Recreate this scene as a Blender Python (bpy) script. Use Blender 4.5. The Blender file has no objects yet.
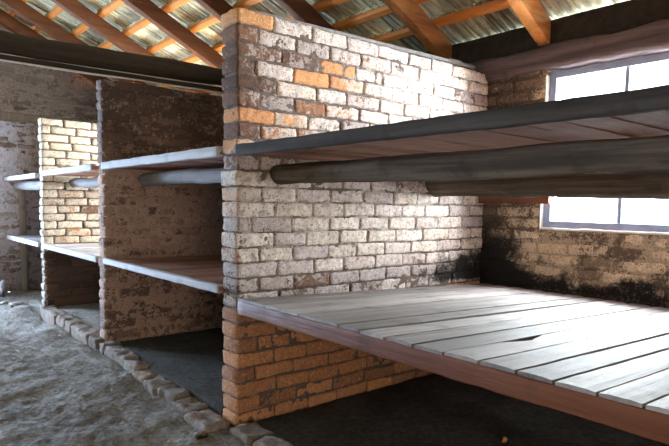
import bpy, math, random
from mathutils import Vector, Matrix, noise

SC = bpy.context.scene
COL = SC.collection

# ------------------------------------------------------------------ utilities
def nz(x, y, z, s=1.0):
    return noise.noise(Vector((x * s, y * s, z * s)))

def sstep(a, b, x):
    t = max(0.0, min(1.0, (x - a) / (b - a)))
    return t * t * (3 - 2 * t)

class MB:
    """collects vertices, faces and a per vertex colour triple"""
    def __init__(self):
        self.v = []; self.f = []; self.c = []; self.m = []; self.smooth = True
    def add(self, vs, fs, c=(.5, .5, 0), m=0):
        o = len(self.v)
        self.v.extend(vs)
        self.f.extend([tuple(i + o for i in f) for f in fs])
        if callable(c):
            self.c.extend([c(p) for p in vs])
        elif isinstance(c, list):
            self.c.extend(c)
        else:
            self.c.extend([c] * len(vs))
        self.m.extend([m] * len(fs))
    def build(self, name, mats, parent=None, smooth=True, label=None):
        if not isinstance(mats, (list, tuple)): mats = [mats]
        xs = [p[0] for p in self.v]; ys = [p[1] for p in self.v]; zs = [p[2] for p in self.v]
        org = Vector(((min(xs) + max(xs)) / 2, (min(ys) + max(ys)) / 2, min(zs)))
        me = bpy.data.meshes.new(name)
        me.from_pydata([(p[0] - org.x, p[1] - org.y, p[2] - org.z) for p in self.v], [], self.f)
        a = me.color_attributes.new('Mix', 'FLOAT_COLOR', 'POINT')
        flat = []
        for c in self.c: flat += [c[0], c[1], c[2], 1.0]
        a.data.foreach_set('color', flat)
        for mt in mats: me.materials.append(mt)
        me.polygons.foreach_set('material_index', self.m)
        me.polygons.foreach_set('use_smooth', [smooth] * len(self.f))
        me.update()
        o = bpy.data.objects.new(name, me); COL.objects.link(o)
        o.location = org
        if parent is not None:
            o.parent = parent
            o.location = org - world_loc(parent)
        if label: o['label'] = label
        return o

def world_loc(o):
    p = Vector(o.location)
    while o.parent is not None:
        o = o.parent; p += o.location
    return p

def empty(name, loc):
    o = bpy.data.objects.new(name, None); COL.objects.link(o); o.location = loc
    o.empty_display_size = .1
    return o

def tag(o, label, cat, group=None):
    o['label'] = label; o['category'] = cat
    if group: o['group'] = group
    return o

def struct(o):
    o['kind'] = 'structure'; return o

def grid_box(lo, hi, n, r=0.006, amp=0.0, freq=20.0, seed=0.0, fn=None):
    """box with subdivided, rounded and roughened surface"""
    nx, ny, nzz = n
    idx = {}; vs = []; fs = []
    ctr = [(lo[i] + hi[i]) / 2 for i in range(3)]
    half = [(hi[i] - lo[i]) / 2 for i in range(3)]
    r = min(r, *[h * .95 for h in half])
    def coord(i, k, nn):
        t = -1 + 2 * k / nn
        if nn >= 3:   # keep rows near the edges for the rounding
            if k == 1: t = -1 + 1.2 * r / half[i]
            if k == nn - 1: t = 1 - 1.2 * r / half[i]
        return t * half[i]
    def vid(i, j, k):
        key = (i, j, k)
        if key in idx: return idx[key]
        p = [coord(0, i, nx), coord(1, j, ny), coord(2, k, nzz)]
        q = [max(-(half[a] - r), min(half[a] - r, p[a])) for a in range(3)]
        d = Vector([p[a] - q[a] for a in range(3)])
        if d.length > 1e-9:
            L = d.length
            m = max(abs(x) for x in d)
            d = d * (m / L)
            # sphere-ish rounding
            p = [q[a] + d[a] for a in range(3)]
        P = Vector((p[0] + ctr[0], p[1] + ctr[1], p[2] + ctr[2]))
        if amp:
            s = Vector((P.x * freq + seed, P.y * freq + seed * .7, P.z * freq - seed))
            w = noise.noise_vector(s) + .5 * noise.noise_vector(s * 2.3)
            P += w * amp
        if fn: P = Vector(fn(P))
        idx[key] = len(vs); vs.append(tuple(P)); return idx[key]
    for i in range(nx):
        for j in range(ny):
            fs.append((vid(i, j, 0), vid(i, j + 1, 0), vid(i + 1, j + 1, 0), vid(i + 1, j, 0)))
            fs.append((vid(i, j, nzz), vid(i + 1, j, nzz), vid(i + 1, j + 1, nzz), vid(i, j + 1, nzz)))
    for i in range(nx):
        for k in range(nzz):
            fs.append((vid(i, 0, k), vid(i + 1, 0, k), vid(i + 1, 0, k + 1), vid(i, 0, k + 1)))
            fs.append((vid(i, ny, k), vid(i, ny, k + 1), vid(i + 1, ny, k + 1), vid(i + 1, ny, k)))
    for j in range(ny):
        for k in range(nzz):
            fs.append((vid(0, j, k), vid(0, j, k + 1), vid(0, j + 1, k + 1), vid(0, j + 1, k)))
            fs.append((vid(nx, j, k), vid(nx, j + 1, k), vid(nx, j + 1, k + 1), vid(nx, j, k + 1)))
    return vs, fs

def tube(path, rad, nseg=12, amp=0.0, freq=8.0, seed=0.0, squash=1.0):
    """closed round bar along a list of points; rad a number or list"""
    vs = []; fs = []
    n = len(path)
    for i, p in enumerate(path):
        p = Vector(p)
        a = Vector(path[max(0, i - 1)]); b = Vector(path[min(n - 1, i + 1)])
        t = (b - a).normalized()
        s = t.cross(Vector((0, 0, 1)))
        if s.length < 1e-4: s = t.cross(Vector((1, 0, 0)))
        s.normalize(); u = s.cross(t).normalized()
        R = rad[i] if isinstance(rad, (list, tuple)) else rad
        for k in range(nseg):
            an = 2 * math.pi * k / nseg
            d = s * math.cos(an) + u * math.sin(an) * squash
            rr = R
            if amp:
                rr += amp * noise.noise(p * freq * .35 + d * freq * .12 + Vector((seed, seed, seed)))
                rr += amp * .5 * noise.noise(p * freq + d * 2.2 + Vector((seed, 0, seed)))
            vs.append(tuple(p + d * rr))
    for i in range(n - 1):
        for k in range(nseg):
            a = i * nseg + k; b = i * nseg + (k + 1) % nseg
            fs.append((a, b, b + nseg, a + nseg))
    fs.append(tuple(range(nseg))[::-1])
    fs.append(tuple((n - 1) * nseg + k for k in range(nseg)))
    return vs, fs

def lerp_path(a, b, n, wob=0.0, seed=0.0):
    a = Vector(a); b = Vector(b); out = []
    for i in range(n + 1):
        t = i / n; p = a.lerp(b, t)
        if wob: p += noise.noise_vector(Vector((t * 3 + seed, seed, 1.7))) * wob
        out.append(p)
    return out

# ------------------------------------------------------------------ materials
class NT:
    def __init__(self, name):
        self.m = bpy.data.materials.new(name); self.m.use_nodes = True
        self.t = self.m.node_tree; self.t.nodes.clear()
        self.out = self.n('ShaderNodeOutputMaterial')
    def n(self, typ, **kw):
        nd = self.t.nodes.new(typ)
        for k, v in kw.items():
            if hasattr(nd, k) and not k[0].isupper(): setattr(nd, k, v)
        return nd
    def l(self, a, b): self.t.links.new(a, b)
    def setin(self, nd, key, v):
        s = nd.inputs[key]
        if isinstance(v, bpy.types.NodeSocket): self.l(v, s)
        else: s.default_value = v
    def noise(self, vec, scale, detail=4, rough=.6):
        nd = self.n('ShaderNodeTexNoise'); nd.inputs['Scale'].default_value = scale
        nd.inputs['Detail'].default_value = detail; nd.inputs['Roughness'].default_value = rough
        self.l(vec, nd.inputs['Vector']); return nd.outputs['Fac']
    def math(self, op, a, b=None, c=None, clamp=False):
        nd = self.n('ShaderNodeMath'); nd.operation = op; nd.use_clamp = clamp
        self.setin(nd, 0, a)
        if b is not None: self.setin(nd, 1, b)
        if c is not None: self.setin(nd, 2, c)
        return nd.outputs[0]
    def ss(self, x, a, b):
        nd = self.n('ShaderNodeMapRange'); nd.interpolation_type = 'SMOOTHSTEP'
        self.setin(nd, 'Value', x); nd.inputs['From Min'].default_value = a; nd.inputs['From Max'].default_value = b
        return nd.outputs['Result']
    def mix(self, fac, a, b, blend='MIX'):
        nd = self.n('ShaderNodeMix'); nd.data_type = 'RGBA'; nd.blend_type = blend
        self.setin(nd, 0, fac)
        for k, v in ((6, a), (7, b)):
            if isinstance(v, bpy.types.NodeSocket): self.l(v, nd.inputs[k])
            else: nd.inputs[k].default_value = (*v, 1)
        return nd.outputs[2]
    def ramp(self, fac, stops):
        nd = self.n('ShaderNodeValToRGB'); cr = nd.color_ramp
        while len(cr.elements) < len(stops): cr.elements.new(.5)
        for e, (p, c) in zip(cr.elements, stops): e.position = p; e.color = (*c, 1)
        self.l(fac, nd.inputs['Fac']); return nd.outputs['Color']
    def scaled(self, vec, sc):
        nd = self.n('ShaderNodeMapping'); nd.inputs['Scale'].default_value = sc
        self.l(vec, nd.inputs['Vector']); return nd.outputs['Vector']
    def bsdf(self, col, rough=.85, h=None, hs=.5, hd=.01, spec=.3):
        b = self.n('ShaderNodeBsdfPrincipled')
        self.setin(b, 'Base Color', col if isinstance(col, bpy.types.NodeSocket) else (*col, 1))
        self.setin(b, 'Roughness', rough)
        b.inputs['Specular IOR Level'].default_value = spec
        if h is not None:
            bp = self.n('ShaderNodeBump'); bp.inputs['Strength'].default_value = hs; bp.inputs['Distance'].default_value = hd
            self.l(h, bp.inputs['Height']); self.l(bp.outputs['Normal'], b.inputs['Normal'])
        self.l(b.outputs[0], self.out.inputs['Surface'])
        return b

def attr(T):
    a = T.n('ShaderNodeAttribute'); a.attribute_name = 'Mix'
    s = T.n('ShaderNodeSeparateColor'); T.l(a.outputs['Color'], s.inputs[0])
    return s.outputs[0], s.outputs[1], s.outputs[2]
def coords(T):
    g = T.n('ShaderNodeNewGeometry'); return g.outputs['Position']

def brick_mat(name, stops, wash, wash2, soot=(.02, .018, .017), bump=.8, dirt=.45):
    """Mix.r = brick tone, Mix.g = amount of limewash left, Mix.b = soot and other darkening"""
    T = NT(name); P = coords(T); r, g, b = attr(T)
    n1 = T.noise(P, 9, 5); n2 = T.noise(P, 45, 6, .7); n3 = T.noise(P, 140, 4, .7)
    tone = T.math('ADD', r, T.math('MULTIPLY', T.math('SUBTRACT', n2, .5), .55), clamp=True)
    base = T.ramp(tone, stops)
    base = T.mix(T.ss(n3, .4, .6), base, T.mix(.45, base, (.06, .035, .025)))
    base = T.mix(T.ss(n2, .58, .7), base, T.mix(.55, base, (.85, .55, .28), 'MIX'))
    mot = T.mix(T.ss(n1, .35, .65), wash, wash2)
    tint = T.ramp(r, [(0, (.62, .58, .60)), (.3, (.86, .80, .80)), (.55, (1, .965, .945)), (.8, (.98, .92, .86)), (1, (.80, .76, .70))])
    mot = T.mix(1.0, mot, tint, 'MULTIPLY')
    n4 = T.noise(P, 75, 3, .6); n5 = T.noise(P, 24, 6, .75)
    mot = T.mix(T.ss(n5, .46, .62), mot, T.mix(dirt, mot, (.25, .20, .17)))
    mot = T.mix(T.ss(n4, .56, .64), mot, T.mix(.75, mot, (.16, .12, .10)))
    m = T.math('ADD', T.math('MULTIPLY', n1, .8), T.math('ADD', T.math('MULTIPLY', n5, 1.0), T.math('MULTIPLY', n4, .7)))
    m = T.math('ADD', T.math('SUBTRACT', m, 1.25), g)     # ~ g +- .4
    col = T.mix(T.ss(m, .42, .56), base, mot)
    s = T.ss(T.math('ADD', T.math('MULTIPLY', T.math('SUBTRACT', n2, .5), 1.3), b), .25, .85)
    col = T.mix(s, col, soot)
    h = T.math('ADD', T.math('MULTIPLY', n2, .7), T.math('MULTIPLY', n3, .5))
    T.bsdf(col, .9, h, bump, .012, .2)
    return T.m

def wood_mat(name, c1, c2, c3, axis=0, bump=.5, rough=.75, gs=1.0, spec=.3, stain=None):
    """grain runs along the given axis; Mix.r = tone of the single board"""
    T = NT(name); P = coords(T); r, g, b = attr(T)
    sc = [26 * gs] * 3; sc[axis] = 1.3 * gs
    V = T.scaled(P, sc)
    n1 = T.noise(V, 1.0, 6, .65); n2 = T.noise(V, 4.0, 5, .7); n3 = T.noise(P, 7, 4)
    t = T.math('ADD', T.math('MULTIPLY', n1, .6), T.math('MULTIPLY', r, .5))
    col = T.ramp(t, [(.25, c1), (.5, c2), (.75, c3)])
    col = T.mix(T.ss(n2, .55, .8), col, T.mix(.6, col, c1))
    col = T.mix(T.math('MULTIPLY', T.ss(n3, .52, .75), .5), col, stain or c1)
    h = T.math('ADD', n1, T.math('MULTIPLY', n2, .6))
    T.bsdf(col, rough, h, bump, .008, spec)
    return T.m

def plain_mat(name, c1, c2, scale=12, rough=.85, bump=.4, spec=.3):
    T = NT(name); P = coords(T)
    n1 = T.noise(P, scale, 6, .65); n2 = T.noise(P, scale * 6, 4, .7)
    col = T.mix(T.ss(n1, .3, .7), c1, c2)
    T.bsdf(col, rough, T.math('ADD', n1, T.math('MULTIPLY', n2, .5)), bump, .01, spec)
    return T.m

def dirt_mat(name='packed_dirt', k=1.0):
    T = NT(name); P = coords(T)
    n1 = T.noise(P, 2.2, 6, .7); n2 = T.noise(P, 34, 6, .75); n3 = T.noise(P, 95, 5, .7)
    col = T.ramp(T.math('ADD', T.math('MULTIPLY', n1, .4), T.math('MULTIPLY', n2, .6)),
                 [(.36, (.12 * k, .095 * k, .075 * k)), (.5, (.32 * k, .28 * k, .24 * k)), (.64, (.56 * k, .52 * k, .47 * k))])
    col = T.mix(T.ss(n3, .5, .75), col, T.mix(.5, col, (.07, .055, .045)))
    T.bsdf(col, .95, T.math('ADD', n2, T.math('MULTIPLY', n3, .6)), 1.0, .04, .15)
    return T.m

def tile_mat():
    T = NT('weathered_roof_tile'); P = coords(T); r, g, b = attr(T)
    V = T.scaled(P, (2, 30, 2))
    n1 = T.noise(V, 1.5, 5, .7); n2 = T.noise(P, 20, 5, .7)
    t = T.math('ADD', T.math('MULTIPLY', n1, .7), T.math('MULTIPLY', r, .4))
    col = T.ramp(t, [(.36, (.06, .055, .035)), (.5, (.30, .285, .19)), (.64, (.64, .62, .42))])
    col = T.mix(T.ss(n2, .52, .75), col, (.12, .11, .08))
    T.bsdf(col, .85, n2, .5, .006, .25)
    return T.m

def glass_mat():
    T = NT('dusty_window_glass')
    tr = T.n('ShaderNodeBsdfTransparent'); tr.inputs[0].default_value = (.93, .96, .97, 1)
    gl = T.n('ShaderNodeBsdfGlossy'); gl.inputs['Roughness'].default_value = .05
    tl = T.n('ShaderNodeBsdfTranslucent'); tl.inputs[0].default_value = (.8, .85, .9, 1)
    a = T.n('ShaderNodeMixShader'); a.inputs[0].default_value = .06
    T.l(tr.outputs[0], a.inputs[1]); T.l(gl.outputs[0], a.inputs[2])
    b = T.n('ShaderNodeMixShader')
    P = coords(T); T.l(T.ss(T.noise(P, 9, 4), .45, .9), b.inputs[0])
    m = T.math('MULTIPLY', T.ss(T.noise(P, 9, 4), .45, .9), .25); T.l(m, b.inputs[0])
    T.l(a.outputs[0], b.inputs[1]); T.l(tl.outputs[0], b.inputs[2])
    T.l(b.outputs[0], T.out.inputs['Surface'])
    return T.m

RED = [(.0, (.09, .055, .042)), (.3, (.22, .12, .08)), (.55, (.40, .19, .10)), (.8, (.74, .35, .16)), (1, (.82, .43, .18))]
BROWN = [(.0, (.07, .05, .042)), (.4, (.17, .115, .09)), (.7, (.26, .165, .125)), (1, (.34, .2, .14))]
M = {}
M['brick_main'] = brick_mat('limewashed_orange_brick', RED, (.84, .78, .72), (.64, .57, .52), dirt=.6)
M['mortar_main'] = brick_mat('crumbling_mortar', [(0, (.08, .06, .05)), (.5, (.17, .13, .11)), (1, (.3, .24, .2))], (.6, .57, .52), (.4, .36, .33))
M['brick_clay'] = brick_mat('brown_clay_brick', BROWN, (.60, .43, .34), (.47, .32, .25), dirt=.3)
M['mortar_clay'] = brick_mat('clay_mortar', [(0, (.06, .045, .038)), (.5, (.13, .095, .08)), (1, (.22, .16, .13))], (.57, .41, .33), (.45, .31, .24), dirt=.3)
M['brick_white'] = brick_mat('thick_limewash_brick', RED, (.70, .67, .58), (.62, .59, .51))
M['brick_end'] = brick_mat('grey_brick', [(0, (.09, .08, .075)), (.5, (.21, .185, .17)), (1, (.34, .3, .28))], (.52, .47, .47), (.38, .34, .34), dirt=.3)
M['brick_outer'] = brick_mat('plastered_brick', [(0, (.08, .06, .045)), (.5, (.2, .15, .11)), (1, (.33, .24, .17))], (.88, .75, .55), (.70, .56, .39), bump=.8)
M['mortar_outer'] = brick_mat('plaster_bed', [(0, (.06, .045, .035)), (.5, (.15, .11, .085)), (1, (.25, .2, .15))], (.60, .50, .37), (.46, .37, .26), bump=.8)
M['deck'] = wood_mat('grey_bunk_board', (.07, .058, .052), (.24, .21, .20), (.44, .395, .375), 0, .6, .62, spec=.4)
M['deck_under'] = wood_mat('brown_bunk_board', (.10, .045, .03), (.26, .115, .07), (.38, .20, .13), 0, .5)
M['deck_pale'] = wood_mat('pale_bunk_board', (.30, .28, .28), (.5, .48, .5), (.66, .65, .68), 0, .4)
M['rail_red'] = wood_mat('red_brown_rail', (.05, .017, .008), (.135, .043, .018), (.26, .10, .042), 1, .4, .55)
M['rail_dark'] = wood_mat('blackened_rail', (.014, .012, .011), (.042, .036, .033), (.11, .098, .09), 1, .5, .9, 1.0, .1)
M['rail_pale'] = wood_mat('weathered_pale_rail', (.16, .155, .15), (.36, .35, .36), (.58, .57, .60), 1, .4)
M['log'] = wood_mat('dark_bark_log', (.018, .014, .010), (.075, .058, .043), (.28, .22, .165), 1, .9, .92, .7, .08)
M['log_pale'] = wood_mat('grey_log', (.07, .065, .06), (.17, .16, .155), (.32, .30, .30), 1, .7, .8)
M['beam'] = wood_mat('blackened_beam', (.014, .011, .008), (.045, .035, .025), (.10, .08, .06), 0, .9, .8, .7)
M['plate'] = wood_mat('purple_grey_plate', (.02, .014, .016), (.06, .045, .05), (.20, .155, .155), 1, .9, .8, .6)
M['rafter'] = wood_mat('orange_rafter', (.045, .015, .007), (.13, .046, .016), (.50, .21, .055), 0, .4, .6)
M['batten'] = wood_mat('orange_batten', (.24, .07, .018), (.52, .18, .035), (.72, .30, .06), 1, .4, .6)
M['post'] = wood_mat('brown_post', (.08, .06, .05), (.18, .145, .12), (.30, .25, .22), 2, .5)
M['frame'] = plain_mat('blue_grey_paint', (.24, .30, .46), (.34, .40, .55), 10, .6, .2)
M['reveal'] = plain_mat('white_reveal_plaster', (.82, .80, .76), (.70, .68, .64), 14)
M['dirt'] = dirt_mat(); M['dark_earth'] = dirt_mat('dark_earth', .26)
M['tile'] = tile_mat()
M['glass'] = glass_mat()
M['kerb'] = brick_mat('dusty_kerb_brick', [(0, (.12, .10, .085)), (.5, (.26, .215, .18)), (1, (.40, .30, .23))], (.46, .42, .38), (.36, .32, .29))
M['cable'] = plain_mat('grey_cable', (.7, .7, .64), (.82, .82, .75), 20, .5, .1)
M['stone'] = plain_mat('pale_stone', (.30, .28, .26), (.48, .45, .42), 25)
M['iron'] = plain_mat('grey_stub', (.26, .25, .25), (.4, .38, .38), 30)
M['sun_spot_orange'] = plain_mat('sun_spot_orange', (.65, .24, .05), (.8, .36, .1), 40)
M['limewall'] = plain_mat('limewashed_wall', (.42, .38, .34), (.55, .51, .46), 6)

L = 2.058                      # depth of the bunks: partition ends at x = 0, outer wall at x = L
COURSE = .0785

# ------------------------------------------------------------------ brick walls
def brick_run(mb, axis, a0, a1, t0, t1, z0, z1, tone, wash, soot, seed,  # soot: soot and other darkening
              blen=.245, course=COURSE, n=(8, 4, 4), amp=.0035, joint=.012, skip=None, r=.009, rough=.006, lean=None, tilt=0.0, freq=24):
    """courses of bricks along x (axis 0) or y (axis 1); t0..t1 is the thickness range"""
    rnd = random.Random(seed)
    nc = int(round((z1 - z0) / course))
    for c in range(nc):
        zb = z0 + c * course
        a = a0 - (0 if c % 2 == 0 else blen * rnd.uniform(.42, .58))
        first = True
        while a < a1 - .02:
            ln = blen * rnd.uniform(.86, 1.1)
            s, e = max(a, a0), min(a + ln, a1)
            if a1 - e < .05: e = a1
            a = e if e == a1 else a + ln
            if e - s < .035: first = False; continue
            segs = [(s, e)]
            if skip: segs = skip(s, e, zb, zb + course)
            for (s2, e2) in segs:
                if e2 - s2 < .03: continue
                jt = joint * rnd.uniform(.7, 1.5)
                da, db = rnd.uniform(-rough, rough), rnd.uniform(-rough, rough)
                lo = [0, 0, zb + jt * .5 + rnd.uniform(-.002, .002)]
                hi = [0, 0, zb + course - jt * .5 + rnd.uniform(-.002, .002)]
                ps, pe = s2 + jt * .5, e2 - jt * .5
                if s2 <= a0 + 1e-6: ps = a0 + rnd.uniform(-.006, .008)
                if e2 >= a1 - 1e-6: pe = a1
                lo[axis] = ps; hi[axis] = pe
                lo[1 - axis] = t0 + da; hi[1 - axis] = t1 + db
                if axis == 0: nn = n
                else: nn = (n[1], n[0], n[2])
                k = rnd.uniform(-1, 1) * .012 + tilt
                cx = (ps + pe) / 2; zc = (lo[2] + hi[2]) / 2
                def fn(P, k=k, cx=cx):
                    q = Vector(P); q.z += (q[axis] - cx) * k + .007 * nz(q[axis], seed, q.z * .6, 2.3) + .003 * nz(q[axis], seed + 5, q.z, 9)
                    if lean: q = Vector(lean(q))
                    return q
                vs, fs = grid_box(lo, hi, nn, r, amp, freq, rnd.uniform(0, 50), fn)
                mid = Vector((0, 0, zc)); mid[axis] = cx; mid[1 - axis] = t0
                tn = tone(mid, rnd); wb = wash(mid, rnd, True)
                mb.add(vs, fs, [(tn, wb + wash(Vector(p), rnd, False), soot(Vector(p))) for p in vs], 0)

def core(mb, lo, hi, step, tone, wash, soot, lean=None, amp=.006, m=1):  # soot: soot and other darkening
    n = [max(2, int((hi[i] - lo[i]) / step)) for i in range(3)]
    rnd = random.Random(3)
    vs, fs = grid_box(lo, hi, n, .004, amp, 16, 3.3, lean)
    mb.add(vs, fs, [(tone, wash(Vector(p), rnd, None), soot(Vector(p))) for p in vs], m)

# ---- main partition -------------------------------------------------------------
T1 = .157
BARE = [(.12, 1.645, .15, .04), (.20, 1.80, .05, .035), (.70, 1.94, .11, .035), (.07, 2.085, .1, .035), (1.02, 2.06, .06, .03),
        (.46, 1.86, .07, .03), (.80, 1.86, .06, .03)]
def main_tone(p, rnd):
    for (bx, bz, wx, wz) in BARE:
        if abs(p.x - bx) < wx and abs(p.z - bz) < wz: return rnd.uniform(.78, .92)
    if p.z < .625: return rnd.uniform(.5, .85)
    return rnd.uniform(.0, .85) if p.z > 1.42 else rnd.uniform(.05, .95) if p.z > .9 else rnd.uniform(.0, .4)
def main_wash(p, rnd, brick):
    low = sstep(.645, .61, p.z) * (1 if p.y < .1 else .3)
    if brick is True:
        for (bx, bz, wx, wz) in BARE:
            if abs(p.x - bx) < wx and abs(p.z - bz) < wz: return -1.2
        return rnd.uniform(-.14, .16)
    w = .62 + .08 * sstep(.72, .85, p.z) * sstep(1.4, 1.3, p.z)
    w -= .10 * sstep(.95, .3, p.x + .2 * nz(p.x, 1, p.z, 4)) * sstep(1.42, 1.5, p.z)
    w += .18 * sstep(.4, 1.5, p.x) * sstep(1.4, 1.6, p.z)
    w -= .16 * sstep(.35, .0, p.x) * sstep(1.35, 1.6, p.z)         # edge of the coat worn near the aisle
    w -= .22 * sstep(.06, -.02, p.x)
    w += .10 * sstep(.85, 1.1, p.z) * sstep(1.4, 1.2, p.z)
    w -= .04 * sstep(.9, .72, p.z)
    w = w * (1 - low) + (-.1) * low
    if brick is None: w -= .30 - .35 * nz(p.x, 7, p.z, 5)
    return w
def main_soot_dark(p):
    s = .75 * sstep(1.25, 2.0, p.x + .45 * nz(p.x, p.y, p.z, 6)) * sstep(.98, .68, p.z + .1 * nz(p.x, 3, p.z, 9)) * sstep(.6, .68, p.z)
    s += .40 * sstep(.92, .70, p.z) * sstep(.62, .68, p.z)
    s += .5 * sstep(1.22, 1.36, p.z + .1 * nz(p.x, 0, p.z, 7)) * sstep(1.46, 1.40, p.z) * sstep(.1, 1.2, p.x)  # darker strip just below the upper platform
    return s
mb = MB()
brick_run(mb, 0, 0, L, 0, T1, 0, 27 * COURSE, main_tone, main_wash, main_soot_dark, 11, n=(16, 5, 6), amp=.0055, joint=.0075, r=.009, freq=34)
core(mb, (.011, .0085, -.03), (L, T1 - .009, 27 * COURSE - .014), .022, .45, main_wash, main_soot_dark, amp=.009)
o = mb.build('brick_partition', [M['brick_main'], M['mortar_main']])
tag(o, 'nearest tall brick partition, whitewashed above and bare orange below the bunk platform', 'partition wall')

# ---- second partition -----------------------------------------------------------
Y2, T2, Y3, T3 = 1.99, .13, 3.83, .13
def lean2(P): return (P[0] - .0 + .02 * (P[2] - 1.0), P[1] + .055 * max(0, P[2] - 1.0), P[2])
def tone2(p, rnd): return rnd.uniform(.25, .8)
def wash2(p, rnd, brick):
    if brick is True: return rnd.uniform(-.12, .12)
    w = .6 - .25 * sstep(1.4, 1.5, p.z) - .1 * sstep(.75, .6, p.z)
    if brick is None: w += .06
    return w
def dark2(p):
    return .36 * sstep(1.42, 1.50, p.z) + .05 + .25 * nz(p.x, p.y, p.z, 3)  # darker above the upper platform level, mottled elsewhere
mb = MB()
brick_run(mb, 0, 0, L, Y2, Y2 + T2, 0, 2.10, tone2, wash2, dark2, 23, n=(7, 4, 4), amp=.006, joint=.007, r=.012, rough=.004, lean=lean2, course=.081)
core(mb, (.012, Y2 + .0015, -.03), (L, Y2 + T2 - .003, 2.085), .03, .5, wash2, dark2, lean2, amp=.010)
o = mb.build('brick_partition', [M['brick_clay'], M['mortar_clay']])
tag(o, 'brown clay-smeared brick partition, second from the nearest, with darker top section', 'partition wall')

# ---- third partition ------------------------------------------------------------
def lean3(P): return (P[0] - .0 + .015 * (P[2] - 1.0), P[1] + .03 * (P[2] - 1.0), P[2])
def tone3(p, rnd): return rnd.uniform(.3, .7) if p.z > .72 else rnd.uniform(.0, .22)
def wash3(p, rnd, brick):
    if brick is True: return rnd.uniform(-.15, .3)
    w = .74 - .15 * sstep(1.38, 1.28, p.z)
    if p.x > .02: w -= .75 * sstep(.74, .68, p.z)
    if brick is None: w -= .40
    return w
def dark3(p): return .42 * sstep(.74, .68, p.z) * sstep(0, .05, p.x)  # bricks below platform level made darker, except at the aisle end
mb = MB()
brick_run(mb, 0, 0, L, Y3, Y3 + T3, 0, 2.0, tone3, wash3, dark3, 37, n=(6, 3, 4), amp=.007, joint=.009, r=.014, rough=.008, lean=lean3, course=.08)
core(mb, (.012, Y3 + .013, -.03), (L, Y3 + T3 - .013, 1.985), .05, .4, wash3, dark3, lean3)
o = mb.build('brick_partition', [M['brick_white'], M['mortar_main']])
tag(o, 'farthest and lowest brick partition, bright white wash above dark bare bricks', 'partition wall')

# ---- outer wall with the windows ---------------------------------------------------
WINS = [(-1.45, -.46, 1.035, 2.06), (2.45, 3.45, 1.035, 2.06)]
XW = L + .24
def win_skip(s, e, zb, zt):
    zc = (zb + zt) / 2
    segs = [(s, e)]
    for (ya, yb, za, zc2) in WINS:
        if za - .01 < zc < zc2 + .07:
            out = []
            for (p, q) in segs:
                if q <= ya or p >= yb: out.append((p, q)); continue
                if p < ya: out.append((p, ya - .004))
                if q > yb: out.append((yb + .004, q))
            segs = out
    return segs
def toneO(p, rnd): return rnd.uniform(.2, .8)
def washO(p, rnd, brick):
    if brick is True: return rnd.uniform(-.2, .2)
    w = .56 + .25 * nz(p.x, p.y, p.z, 5) - .25 * sstep(-.45, -.15, p.y) - .1 * sstep(1.5, 1.8, p.z)
    return w
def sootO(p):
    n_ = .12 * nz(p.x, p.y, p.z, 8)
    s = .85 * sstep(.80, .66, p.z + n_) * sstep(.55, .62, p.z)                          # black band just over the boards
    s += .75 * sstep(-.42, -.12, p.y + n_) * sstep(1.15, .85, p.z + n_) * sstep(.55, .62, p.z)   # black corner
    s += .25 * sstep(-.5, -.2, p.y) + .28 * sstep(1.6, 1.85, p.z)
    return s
mb = MB()
brick_run(mb, 1, -2.5, 5.7, L, L + .1, 0, 2.12, toneO, washO, sootO, 51, n=(7, 2, 4), amp=.007, joint=.008, skip=win_skip, r=.014, rough=.006)
def outer_core(y0, y1, z0, z1):
    core(mb, (L + .008, y0, z0), (XW, y1, z1), .06, .5, washO, sootO, amp=.008)
outer_core(-2.5, WINS[0][0] - .012, 0, 2.1); outer_core(WINS[0][1] + .012, WINS[1][0] - .012, 0, 2.1); outer_core(WINS[1][1] + .012, 5.7, 0, 2.1)
for w in WINS: outer_core(w[0] - .014, w[1] + .014, 0, w[2] - .012)
wr = struct(mb.build('wall_right', [M['brick_outer'], M['mortar_outer']]))

def window(idx, w):
    ya, yb, za, zb = w
    root = struct(empty('window_%d' % idx, (L + .12, (ya + yb) / 2, za)))
    f = MB(); x0, x1 = L + .03, L + .085; b = .048
    for lo, hi in (((x0, ya, za), (x1, ya + b, zb)), ((x0, yb - b, za), (x1, yb, zb)),
                   ((x0, ya + b, za), (x1, yb - b, za + b)), ((x0, ya + b, zb - b), (x1, yb - b, zb))):
        f.add(*grid_box(lo, hi, (3, 3, 3), .004))
    f.build('window_frame', M['frame'], root)
    m = MB(); ym = (ya + yb) / 2
    m.add(*grid_box((x0 + .008, ym - .012, za + b), (x1 - .008, ym + .012, zb - b), (3, 3, 3), .003))
    m.build('mullion', M['frame'], root)
    for (p, q) in ((ya + b, ym - .012), (ym + .012, yb - b)):
        g = MB(); g.add(*grid_box((x0 + .022, p - .004, za + b - .004), (x0 + .026, q + .004, zb - b + .004), (1, 1, 1), .0005))
        g.build('pane', M['glass'], root)
    s = MB(); t = .012
    s.add(*grid_box((L + .004, ya - .01, za - .012), (L + .045, yb + .01, za + .004), (3, 24, 3), .005, .004, 14))
    s.add(*grid_box((L + .086, ya - .01, za - .012), (XW + .01, yb + .01, za + .004), (3, 24, 3), .005, .004, 14))
    s.build('sill', M['reveal'], root)
    s = MB()
    for y0, y1 in ((ya - .012, ya - .001), (yb + .001, yb + .012)):
        s.add(*grid_box((L - .002, y0, za), (L + .2, y1, zb - .02), (4, 3, 20), .003, .003, 20))
    s.build('reveal', M['reveal'], root)
    return root
window(1, WINS[0]); window(2, WINS[1])

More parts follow.
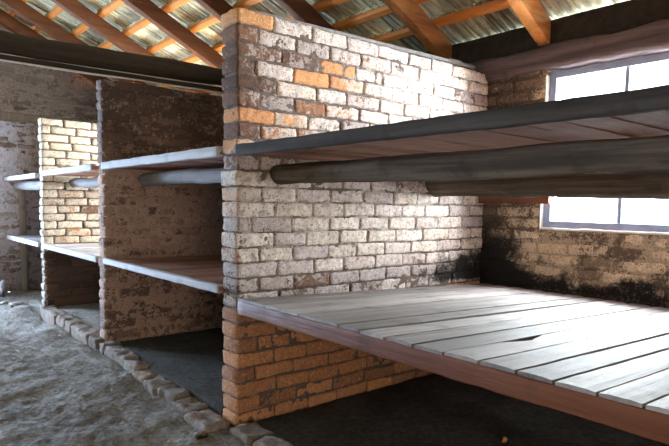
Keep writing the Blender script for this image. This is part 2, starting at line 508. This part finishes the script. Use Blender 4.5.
# wall plate along the head of the outer wall
mb = MB()
mb.add(*grid_box((L - .03, -2.5, 2.062), (L + .22, 5.7, 2.225), (5, 90, 5), .03, .016, 5, 4.2), c=(.5, .5, 0))
struct(mb.build('trim_1', M['plate']))
mb = MB()
mb.add(*grid_box((L + .03, -2.5, 2.215), (L + .17, 5.7, 2.40), (4, 70, 3), .012, .006, 6, 1.2), c=(.1, .5, 0))
struct(mb.build('trim_2', M['beam']))

# ---- far end wall --------------------------------------------------------------------
YE = 5.7; XR = -1.6; ROOF0, SL = 2.42, .5
def roofz(x): return ROOF0 + SL * (L - x) if x > XR else ROOF0 + SL * (L - (2 * XR - x))
def toneE(p, rnd): return rnd.uniform(.15, .85)
def washE(p, rnd, brick):
    if brick is True: return rnd.uniform(-.07, .07)
    return .52 + .3 * nz(p.x, p.y, p.z, 2) - .25 * sstep(2.1, 2.4, p.z)
def sootE(p): return .35 * sstep(2.15, 2.5, p.z) + .2 * nz(p.x, 1, p.z, 1.5)
def end_skip(s, e, zb, zt):
    if zt > roofz(e) - .02: return []
    return [(s, e)]
mb = MB()
brick_run(mb, 0, -.9, L, YE, YE + .1, 0, 3.6, toneE, washE, sootE, 77, n=(4, 2, 3), amp=.008, joint=.006, skip=end_skip, r=.014, rough=.006)
pts = [(2 * XR - L, 0), (-2.6, 0), (-2.6, 2.15), (-.9, 2.15), (-.9, 0), (L + .2, 0), (L + .2, roofz(L + .2) - .02), (XR, roofz(XR) - .02), (2 * XR - L, 2.4)]
vs = [(x, YE - .001, z) for x, z in pts] + [(x, YE + .25, z) for x, z in pts]
n_ = len(pts)
fs = [tuple(range(n_)), tuple(range(n_, 2 * n_))[::-1]] + [(i, n_ + i, n_ + (i + 1) % n_, (i + 1) % n_) for i in range(n_)]
mb.add(vs, fs, (.5, .55, .12), 1)
struct(mb.build('wall_far', [M['brick_end'], M['brick_end']]))

# ---- the unseen sides of the barrack ---------------------------------------------------
XL = 2 * XR - L; YB = -5.6
def slab(name, boxes, mat):
    mb = MB()
    for lo, hi in boxes: mb.add(*grid_box(lo, hi, (4, 4, 4), .004), c=(.4, .4, .1))
    return struct(mb.build(name, mat))
DOOR = (3.0, 4.6, 0, 2.1); LW = [(-2.2, -.2, .9, 2.1)]
slab('wall_left', [((XL - .25, YB, -.05), (XL, 5.95, 2.4))], M['limewall'])
mb = MB()
pts = [(XL - .25, -.05), (-3.0, -.05), (-3.0, 1.8), (-1.8, 1.8), (-1.8, -.05), (L + .25, -.05), (L + .25, roofz(L + .2) - .02), (XR, roofz(XR) - .02), (XL - .25, 2.38)]
vs = [(x, YB, z) for x, z in pts] + [(x, YB - .25, z) for x, z in pts]
n_ = len(pts)
fs = [tuple(range(n_)), tuple(range(n_, 2 * n_))[::-1]] + [(i, n_ + i, n_ + (i + 1) % n_, (i + 1) % n_) for i in range(n_)]
mb.add(vs, fs, (.4, .4, .1))
struct(mb.build('wall_back', M['limewall']))
slab('wall_right_rear', [((L, YB, -.05), (XW, -2.5, 2.32))], M['limewall']).name = 'wall_right_extension'

# ------------------------------------------------------------------ ground
mb = MB()
def ground_z(x, y):
    z = .035 * nz(x, y, 0, 1.3) + .022 * nz(x, y, 2, 4) + .011 * nz(x, y, 5, 11) + .008 * abs(nz(x, y, 9, 24)) + .009 * nz(x, y, 3, 46)
    z -= .02
    if x > -.03: z = z * .6 + .012 * sstep(-.03, .1, x)
    z += .10 * sstep(4.7, 5.7, y + .3 * nz(x, y, 1, 1.5)) * sstep(.0, -.2, x + .1)
    z += .03 * sstep(-.45, -.15, x) * sstep(.02, -.1, x)
    return z
xs = []
x = XL
while x < L:
    xs.append(x); x += .017 if -1.25 < x < .05 else .08
xs.append(L)
ys = []
y = YB
while y < YE:
    ys.append(y); y += .019 if -.7 < y < 3 else .045
ys.append(YE)
vs = [(X, Y, ground_z(X, Y)) for Y in ys for X in xs]
nx = len(xs)
fs = [(j * nx + i, j * nx + i + 1, (j + 1) * nx + i + 1, (j + 1) * nx + i) for j in range(len(ys) - 1) for i in range(nx - 1)]
mb.add(vs, fs)
fl = struct(mb.build('floor', M['dirt']))

# ------------------------------------------------------------------ kerbs
def kerb(y0, y1, x0, x1, ztop0, ztop1, seed, label, sk=0.0):
    mb = MB(); rnd = random.Random(seed); y = y0
    while y < y1 - .05:
        ln = rnd.uniform(.2, .27); e = min(y + ln, y1)
        if y1 - e < .08: e = y1
        t = (y - y0) / (y1 - y0); zt = ztop0 + (ztop1 - ztop0) * t + rnd.uniform(-.008, .008)
        dx = rnd.uniform(-.018, .014) + sk * t; sx = sk * t
        lo = (x0 + dx, y + .005, -.05); hi = (x1 + sx + rnd.uniform(-.01, .005), e - .004, zt)
        vs, fs = grid_box(lo, hi, (7, 10, 6), .016, .015, 15, rnd.uniform(0, 40))
        mb.add(vs, fs, (rnd.uniform(.1, .7), rnd.uniform(.15, .5), .1))
        y = e
    o = mb.build('brick_kerb', M['kerb']); tag(o, label, 'kerb'); return o
kerb(-2.25, -.03, -.07, .075, .035, .04, 1, 'brown brick kerb at the floor under the nearest bunk bay')
kerb(.02, Y2 - .01, -.15, -.012, .035, .09, 2, 'dusty brick kerb between the nearest and second partitions', .085)
kerb(Y2 + .03, Y3 - .01, -.065, .075, .09, .095, 3, 'pale bluish brick kerb between the second and farthest partitions')
# trodden earth level inside the second bay
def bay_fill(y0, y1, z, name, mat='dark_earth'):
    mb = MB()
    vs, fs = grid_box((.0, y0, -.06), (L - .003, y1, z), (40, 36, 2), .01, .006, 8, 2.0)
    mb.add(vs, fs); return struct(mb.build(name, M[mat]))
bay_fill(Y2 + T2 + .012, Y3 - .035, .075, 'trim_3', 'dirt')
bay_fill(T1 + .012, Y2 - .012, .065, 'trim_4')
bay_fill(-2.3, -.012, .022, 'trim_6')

# ------------------------------------------------------------------ bunk platforms
def board_mesh(mb, x0, x1, y0, y1, zt, th, slope, rnd, notch=None):
    """one board along x with a slightly wavy outline"""
    nxx = 44; ny = 4
    tone = rnd.uniform(.2, .8); dz = rnd.uniform(-.0015, .0015); sd = rnd.uniform(0, 60)
    bow = rnd.uniform(-.004, .004)
    cols = []
    vs = []; fs = []
    def P(i, j, k):
        t = i / nxx; x = x0 + (x1 - x0) * t
        ya = y0 + .0022 * nz(x, sd, 0, 5); yb = y1 + .0022 * nz(x, sd + 9, 0, 5)
        if notch:
            (cx, w, dpt) = notch
            q = max(0, 1 - ((x - cx) / w) ** 2)
            q = dpt * q ** .6 * (1 + .6 * nz(x, sd, 4, 60))
            yb -= q
        y = ya + (yb - ya) * j / ny
        e = .003 if (j in (0, ny)) else 0
        z = zt + slope * x + dz + bow * math.sin(math.pi * t) + .0015 * nz(x, y, sd, 14)
        return (x, y, z - e if k == 1 else z - th)
    n = (nxx + 1) * (ny + 1)
    for k in (1, 0):
        for i in range(nxx + 1):
            for j in range(ny + 1): vs.append(P(i, j, k))
    id_ = lambda i, j, k: (0 if k == 1 else n) + i * (ny + 1) + j
    for i in range(nxx):
        for j in range(ny):
            fs.append((id_(i, j, 1), id_(i + 1, j, 1), id_(i + 1, j + 1, 1), id_(i, j + 1, 1)))
            fs.append((id_(i, j, 0), id_(i, j + 1, 0), id_(i + 1, j + 1, 0), id_(i + 1, j, 0)))
        fs.append((id_(i, 0, 0), id_(i + 1, 0, 0), id_(i + 1, 0, 1), id_(i, 0, 1)))
        fs.append((id_(i, ny, 0), id_(i, ny, 1), id_(i + 1, ny, 1), id_(i + 1, ny, 0)))
    for j in range(ny):
        fs.append((id_(0, j, 0), id_(0, j, 1), id_(0, j + 1, 1), id_(0, j + 1, 0)))
        fs.append((id_(nxx, j, 0), id_(nxx, j + 1, 0), id_(nxx, j + 1, 1), id_(nxx, j, 1)))
    mb.add(vs, fs, (tone, .5, 0))

def platform(label, y0, y1, ztop, slope, th, rail, deck_m, rail_m, log_m, logs, seed, gaps=None, notch_at=None, ledger=None, dirz=0.0):
    """rail = (x0, x1, z bottom, z top); logs = list of (x, z centre, radius)"""
    rnd = random.Random(seed)
    root = empty('bunk_platform', (L / 2, (y0 + y1) / 2, rail[2]))
    tag(root, label, 'bunk platform')
    ys = sorted(gaps) if gaps else None
    if ys is None:
        ys = []; y = y0
        while y < y1 - .18: ys.append(y); y += rnd.uniform(.12, .165)
        ys.append(y); ys.append(y1)
    mb = MB()
    for a, b in zip(ys[:-1], ys[1:]):
        g = rnd.uniform(.005, .008)
        if gaps and abs(b + 1.06) < .01: g = .013
        nt = notch_at[1] if notch_at and abs(b - notch_at[0]) < .01 else None
        board_mesh(mb, rnd.uniform(-.012, -.010), L - .02, a + g * .5, b - g, ztop, th, slope, rnd, nt)
    mb.build('deck', deck_m, root, smooth=False)
    mb = MB()
    sag = lambda P: (P[0], P[1], P[2] + dirz * (P[1] - y0))
    vs, fs = grid_box((rail[0], y0 + .004, rail[2]), (rail[1], y1 - .004, rail[3]), (4, 70, 5), .006, .003, 9, seed * 1.3, sag)
    mb.add(vs, fs, (.5, .5, 0)); mb.build('front_rail', rail_m, root)
    for k, (lx, lz, lr) in enumerate(logs):
        mb = MB()
        path = lerp_path((lx, y0 + .01, lz), (lx + .01, y1 - .01, lz), 40, .012, seed + k * 7)
        mb.add(*tube(path, lr, 14, lr * .22, 6, seed + k)); mb.build('log_joist', log_m, root)
    if ledger:
        mb = MB(); (lx0, lx1, lz0, lz1, la, lb) = ledger
        mb.add(*grid_box((lx0, la, lz0), (lx1, lb, lz1), (3, 20, 3), .004, .003, 9, 5)); mb.build('ledger', M['rail_red'], root)
    return root

G0 = [-2.22, -2.09, -1.962, -1.845, -1.723, -1.605, -1.472, -1.335, -1.20, -1.06, -.925, -.80, -.665, -.53, -.40, -.265, -.13, -.012]
platform('wide grey boarded middle bunk platform in the nearest bay with reddish front rail', -2.25, -.012, .692, -.038, .013, (-.010, .04, .606, .679),
         M['deck'], M['rail_red'], M['log'], [(.7, .585, .045), (1.5, .555, .045)], 5, G0, (-1.335, (.455, .115, .036)))
platform('dark upper bunk platform of the nearest bay passing in front of the window', -2.25, -.012, 1.446, -.004, .034, (-.022, .018, 1.402, 1.456),
         M['deck_under'], M['rail_dark'], M['log'], [(.22, 1.318, .052), (1.46, 1.302, .078)], 6, None, None, (L - .09, L - .012, 1.195, 1.25, -.56, -.02))
platform('middle bunk platform between nearest and second partition, pale weathered front edge', T1 + .012, Y2 - .01, .728, -.01, .026, (-.022, .02, .690, .734),
         M['deck_under'], M['rail_pale'], M['log'], [(.8, .655, .04)], 7)
platform('upper bunk platform between nearest and second partition with grey log below', T1 + .012, Y2 - .01, 1.452, -.003, .03, (-.022, .02, 1.408, 1.462),
         M['deck_under'], M['rail_pale'], M['log_pale'], [(.30, 1.345, .048), (1.4, 1.34, .05)], 8)
platform('middle bunk platform between second and farthest partition, bluish white edge', Y2 + T2 + .012, Y3 - .015, .728, -.004, .026, (-.022, .02, .685, .735),
         M['deck_pale'], M['rail_pale'], M['log'], [(.8, .655, .04)], 9)
platform('upper bunk platform between second and farthest partition, joining the white wall', Y2 + T2 + .085, Y3 - .02, 1.452, -.003, .03, (-.022, .02, 1.408, 1.462),
         M['deck_under'], M['rail_pale'], M['log_pale'], [(.28, 1.345, .045), (1.4, 1.34, .05)], 10)
platform('middle bunk platform beyond the farthest partition, its bluish end left of it', Y3 + T3 + .012, 5.56, .728, -.004, .026, (-.022, .02, .685, .738),
         M['deck_pale'], M['rail_pale'], M['log'], [(.8, .655, .04)], 12)
platform('upper bunk platform beyond the farthest partition with white log end below', Y3 + T3 + .04, 5.56, 1.440, -.003, .03, (-.022, .02, 1.398, 1.448),
         M['deck_under'], M['rail_pale'], M['log_pale'], [(.12, 1.335, .05), (1.4, 1.33, .05)], 13)

# post and stub at the end wall
mb = MB(); mb.add(*grid_box((.15, 5.575, -.02), (.215, 5.675, 1.37), (4, 4, 30), .008, .005, 9, 8)); 
tag(mb.build('wooden_post', M['post']), 'brown upright post against the end wall, left of the farthest partition', 'post')
mb = MB(); mb.add(*grid_box((-.95, 5.60, 2.145), (2.03, 5.68, 2.25), (50, 3, 4), .012, .008, 6, 9))
tag(mb.build('wall_timber', M['post']), 'brown horizontal timber along the end wall above the farthest partition', 'timber')
mb = MB(); gz = ground_z(-.13, 5.3)
mb.add(*tube([(-.13, 5.3, gz - .03), (-.13, 5.3, gz + .1), (-.125, 5.29, gz + .16), (-.10, 5.28, gz + .185)], [.04, .034, .036, .03], 12, .006, 20))
tag(mb.build('stub_post', M['iron']), 'short grey stub rising from the dirt at the end wall', 'stub')

# loose bits on the ground
def stone(x, y, sx, sy, sz, rot, seed, label, mat='stone', base=None, name='stone'):
    mb = MB(); gz = ground_z(x, y) if base is None else base
    c, s = math.cos(rot), math.sin(rot)
    def fn(P): return (x + P[0] * c - P[1] * s, y + P[0] * s + P[1] * c, gz - .012 + P[2])
    vs, fs = grid_box((-sx, -sy, 0), (sx, sy, sz * 2), (6, 6, 5), min(sx, sy, sz) * .7, .012, 18, seed, fn)
    mb.add(vs, fs); tag(mb.build(name, M[mat]), label, 'stone')
stone(-.62, 5.0, .11, .06, .03, .5, 3, 'flat dark stone slab at the left end of the dirt floor', 'iron')
stone(-.15, 4.45, .07, .04, .025, .2, 4, 'pale broken stone on the dirt just left of the farthest partition')
stone(-.22, 4.75, .05, .035, .02, .9, 6, 'small stone beside the mound below the end wall')
stone(-.20, .01, .026, .022, .018, .3, 5, 'small brown pebble near the foot of the nearest partition', 'kerb')
stone(0.924, -0.985, .022, .010, .007, .3, 9, 'painted sun spot, a tiny added orange chip on the dark dirt under the nearest bunk', 'sun_spot_orange', .033, name='sun_spot_chip')  # orange chip added to mimic a small sun spot on the dirt

# ------------------------------------------------------------------ roof
ANG = math.atan(SL)
def along_roof(xa, xb, y0, y1, d0, d1, wob=0, seed=0.0, n=(40, 3, 3), r=.006, amp=.002):
    """bar in the plane of the right hand roof slope, d0..d1 = vertical drop below the batten plane"""
    def fn(P): return (P[0], P[1] + (wob * nz(P[0], seed, 0, 1.2) if wob else 0), ROOF0 + SL * (L - P[0]) - P[2])
    vs, fs = grid_box((xa, y0, d0), (xb, y1, d1), n, r, amp, 8, seed, fn)
    return vs, [f[::-1] for f in fs]
RAFT = [(-1.32, 'orange rafter over the far right end of the window, nearest of all the rafters'),
        (-.45, 'bright orange rafter ending on the wall plate above the window'),
        (.36, 'orange rafter dropping behind the right end of the nearest partition'),
        (1.24, 'dim reddish rafter seen above the middle of the nearest partition top'),
        (2.03, 'dark reddish rafter just left of the top corner of the nearest partition'),
        (2.91, 'reddish brown rafter meeting the dark tie beam near its right end'),
        (3.93, 'reddish brown rafter meeting the dark tie beam near its middle'),
        (4.86, 'thin rafter in the far left corner of the roof over the tie beam'),
        (5.52, 'rafter lying against the far end wall above the farthest partition')]
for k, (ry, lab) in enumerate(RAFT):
    mb = MB(); mb.add(*along_roof(XR + .01, 2.24, ry, ry + .085, .0, .16, .02, k * 3.1), c=((.85 if k < 2 else .62 if k == 2 else .25), .5, 0))  # window light painted in: rafters nearest the window get a lighter tone
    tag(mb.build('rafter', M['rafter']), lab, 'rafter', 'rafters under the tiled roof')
for ry in (-2.2, -3.1, -4.0, -4.9):
    pass
bx = [1.90, 1.67, 1.46, 1.19, .92, .65, .38, .11, -.16, -.43, -.70, -.97, -1.24, -1.5]
BW = ['lowest', 'second lowest', 'third lowest', 'fourth', 'fifth', 'sixth', 'seventh', 'eighth', 'ninth', 'tenth', 'eleventh', 'twelfth', 'thirteenth', 'fourteenth']
for k, x in enumerate(bx):
    mb = MB()
    mb.add(*along_roof(x - .025, x + .025, YB + .05, YE - .02, -.036, -.001, 0, k * 2.3, (3, 60, 3), .004, .002), c=(.5, .5, 0))
    tag(mb.build('roof_batten', M['batten']), 'orange roof batten carrying tiles, %s counting up from the eaves' % BW[k], 'batten', 'battens under the roof tiles')

def tile_slope(side):
    """courses of ribbed tiles; each course hooks over a batten and overlaps the one below"""
    mb = MB(); rnd = random.Random(5)
    edges = [2.16] + [x for x in bx] + [XR]
    tw = .205
    for c in range(len(edges) - 1):
        xl, xu = edges[c], edges[c + 1]
        lo_x = xl + .055 if c else xl + .06
        off = rnd.uniform(0, tw)
        y = YB - off
        while y < YE:
            tone = rnd.uniform(.2, .8); sd = rnd.uniform(-.003, .004); yw = rnd.uniform(-.004, .004)
            prof = []
            for q in range(15):
                t = q / 14
                rib = max(0, math.cos(2 * math.pi * (t * 3 - .5 / 1))) ** 2 * .013
                lap = .012 if t < .08 else (0.0)
                prof.append((y + yw + t * (tw - .003), rib + lap))
            vs = []; n = len(prof)
            for (yy, h) in prof:
                for (xx, lift) in ((lo_x, .078 + sd), ((lo_x + xu) / 2, .058 + sd * .5), (xu - .02, .040)):
                    z = ROOF0 + SL * (L - xx) + lift + h
                    X = xx if side > 0 else 2 * XR - xx
                    vs.append((X, yy, z)); 
            m = len(vs)
            for (yy, h) in prof:
                for (xx, lift) in ((lo_x, .078 + sd), ((lo_x + xu) / 2, .058 + sd * .5), (xu - .02, .040)):
                    z = ROOF0 + SL * (L - xx) + lift + h + .012
                    X = xx if side > 0 else 2 * XR - xx
                    vs.append((X, yy, z))
            fs = []
            for q in range(n - 1):
                for w in range(2):
                    a = q * 3 + w
                    fs.append((a, a + 1, a + 4, a + 3)); fs.append((m + a, m + a + 3, m + a + 4, m + a + 1))
                a = q * 3; fs.append((a, a + 3, m + a + 3, m + a)); a = q * 3 + 2; fs.append((a, m + a, m + a + 3, a + 3))
            for w in range(2):
                fs.append((w, m + w, m + w + 1, w + 1)); a = (n - 1) * 3 + w; fs.append((a, a + 1, m + a + 1, m + a))
            mb.add(vs, fs, (tone, .5, 0))
            y += tw
    return struct(mb.build('ceiling' if side > 0 else 'ceiling_left', M['tile'], smooth=False))
tile_slope(1); tile_slope(-1)
mb = MB()
mb.add([(XR - .2, YB, roofz(XR) + .02), (XR, YB, roofz(XR) + .13), (XR + .2, YB, roofz(XR) + .02), (XR - .2, YE + .2, roofz(XR) + .02), (XR, YE + .2, roofz(XR) + .13), (XR + .2, YE + .2, roofz(XR) + .02)],
       [(0, 1, 4, 3), (1, 2, 5, 4)])
struct(mb.build('trim_5', M['tile']))

# tie beam between first and second partitions
mb = MB()
path = lerp_path((XL + .02, 1.84, 2.165), (2.03, 1.84, 2.215), 70, .02, 2)
root = empty('tie_beam', (-.5, 1.84, 2.1)); tag(root, 'blackened rough tie beam crossing above the second partition', 'beam')
mb.add(*tube(path, .072, 14, .014, 5, 3)); mb.build('beam_log', M['beam'], root)
for dz, k in ((-.085, 1), (-.125, 2)):
    mb = MB()
    path = [p + Vector((0, -.01 * k, dz + .008 * nz(p.x, k, 0, 2.5))) for p in lerp_path((XL + .02, 1.84, 2.165), (2.03, 1.84, 2.215), 80)]
    mb.add(*tube(path, .008, 6)); mb.build('cable', M['cable'], root, label='thin pale cable')
mb = MB()
vs, fs = grid_box((XL + .02, 1.80, -.118), (2.03, 1.86, -.088), (40, 3, 3), .005, .004, 6, 3, lambda P: (P[0], P[1], P[2] + 2.165 + .05 * (P[0] - XL) / (2.03 - XL)))
mb.add(vs, fs, (.4, .5, 0)); mb.build('under_plank', M['beam'], root)

# conduit on the nearest partition
mb = MB()
path = [(x, .085, 2.141 + .014 * x) for x in [i * .1 for i in range(1, 21)]]
mb.add(*tube(path, .014, 10, .001, 9)); mb.add(*tube([(1.72, .085, 2.166), (1.84, .085, 2.167)], .021, 10))
tag(mb.build('conduit', M['iron']), 'thin pale grey conduit lying along the nearest partition top', 'conduit')

# ------------------------------------------------------------------ light
W = bpy.data.worlds.new('sky'); SC.world = W; W.use_nodes = True
bg = W.node_tree.nodes['Background']; bg.inputs[0].default_value = (.86, .93, 1, 1); bg.inputs[1].default_value = 3.6

def area(name, loc, direction, sx, sy, power, col):
    d = bpy.data.lights.new(name, 'AREA'); d.shape = 'RECTANGLE'; d.size = sx; d.size_y = sy; d.energy = power; d.color = col
    o = bpy.data.objects.new(name, d); COL.objects.link(o); o.location = loc
    o.rotation_euler = Vector(direction).to_track_quat('-Z', 'Z').to_euler()
    return o
area('window_daylight', (XW + .25, -.95, 1.65), (-1, 0, -.12), 1.3, 1.3, 560, (.93, .97, 1))
area('window_daylight', (XW + .25, 2.95, 1.65), (-1, 0, -.12), 1.3, 1.3, 950, (1, .98, .9))
area('unseen_door_fill', (-1.75, YE + .45, 1.1), (0, -1, -.03), 1.65, 2.05, 740, (.50, .70, 1))  # cool light added in an assumed far-end doorway, out of view
area('unseen_door_fill', (-2.4, YB - .3, .95), (0.1, 1, -.05), 1.2, 1.7, 82, (1, .76, .54))  # warm fill added in an assumed doorway behind the camera
sd = bpy.data.lights.new('sun', 'SUN'); sd.energy = 55; sd.color = (1, .84, .60); sd.angle = .01
so = bpy.data.objects.new('sun', sd); COL.objects.link(so); so.location = (0, 9, 8)
so.rotation_euler = Vector((-.22, -1, -.72)).to_track_quat('-Z', 'Z').to_euler()

# ------------------------------------------------------------------ camera
cam = bpy.data.cameras.new('camera'); co = bpy.data.objects.new('camera', cam); COL.objects.link(co); SC.camera = co
yaw, pit, rol, f, sy = .7006, .0923, .0154, 572.39, -35.03
fw = Vector((math.sin(yaw) * math.cos(pit), math.cos(yaw) * math.cos(pit), -math.sin(pit)))
rt = Vector((math.cos(yaw), -math.sin(yaw), 0)); up = rt.cross(fw)
r2 = rt * math.cos(rol) + up * math.sin(rol); u2 = -rt * math.sin(rol) + up * math.cos(rol)
Mx = Matrix((r2, u2, -fw)).transposed().to_4x4(); Mx.translation = Vector((-1.4803, -2.5153, 1.1665))
co.matrix_world = Mx
cam.sensor_fit = 'HORIZONTAL'; cam.sensor_width = 36; cam.lens = 36 * f / 669; cam.shift_y = -sy / 669
cam.clip_start = .02
SC.view_settings.view_transform = 'Standard'; SC.view_settings.look = 'None'; SC.view_settings.gamma = 1
SC.view_settings.exposure = .15
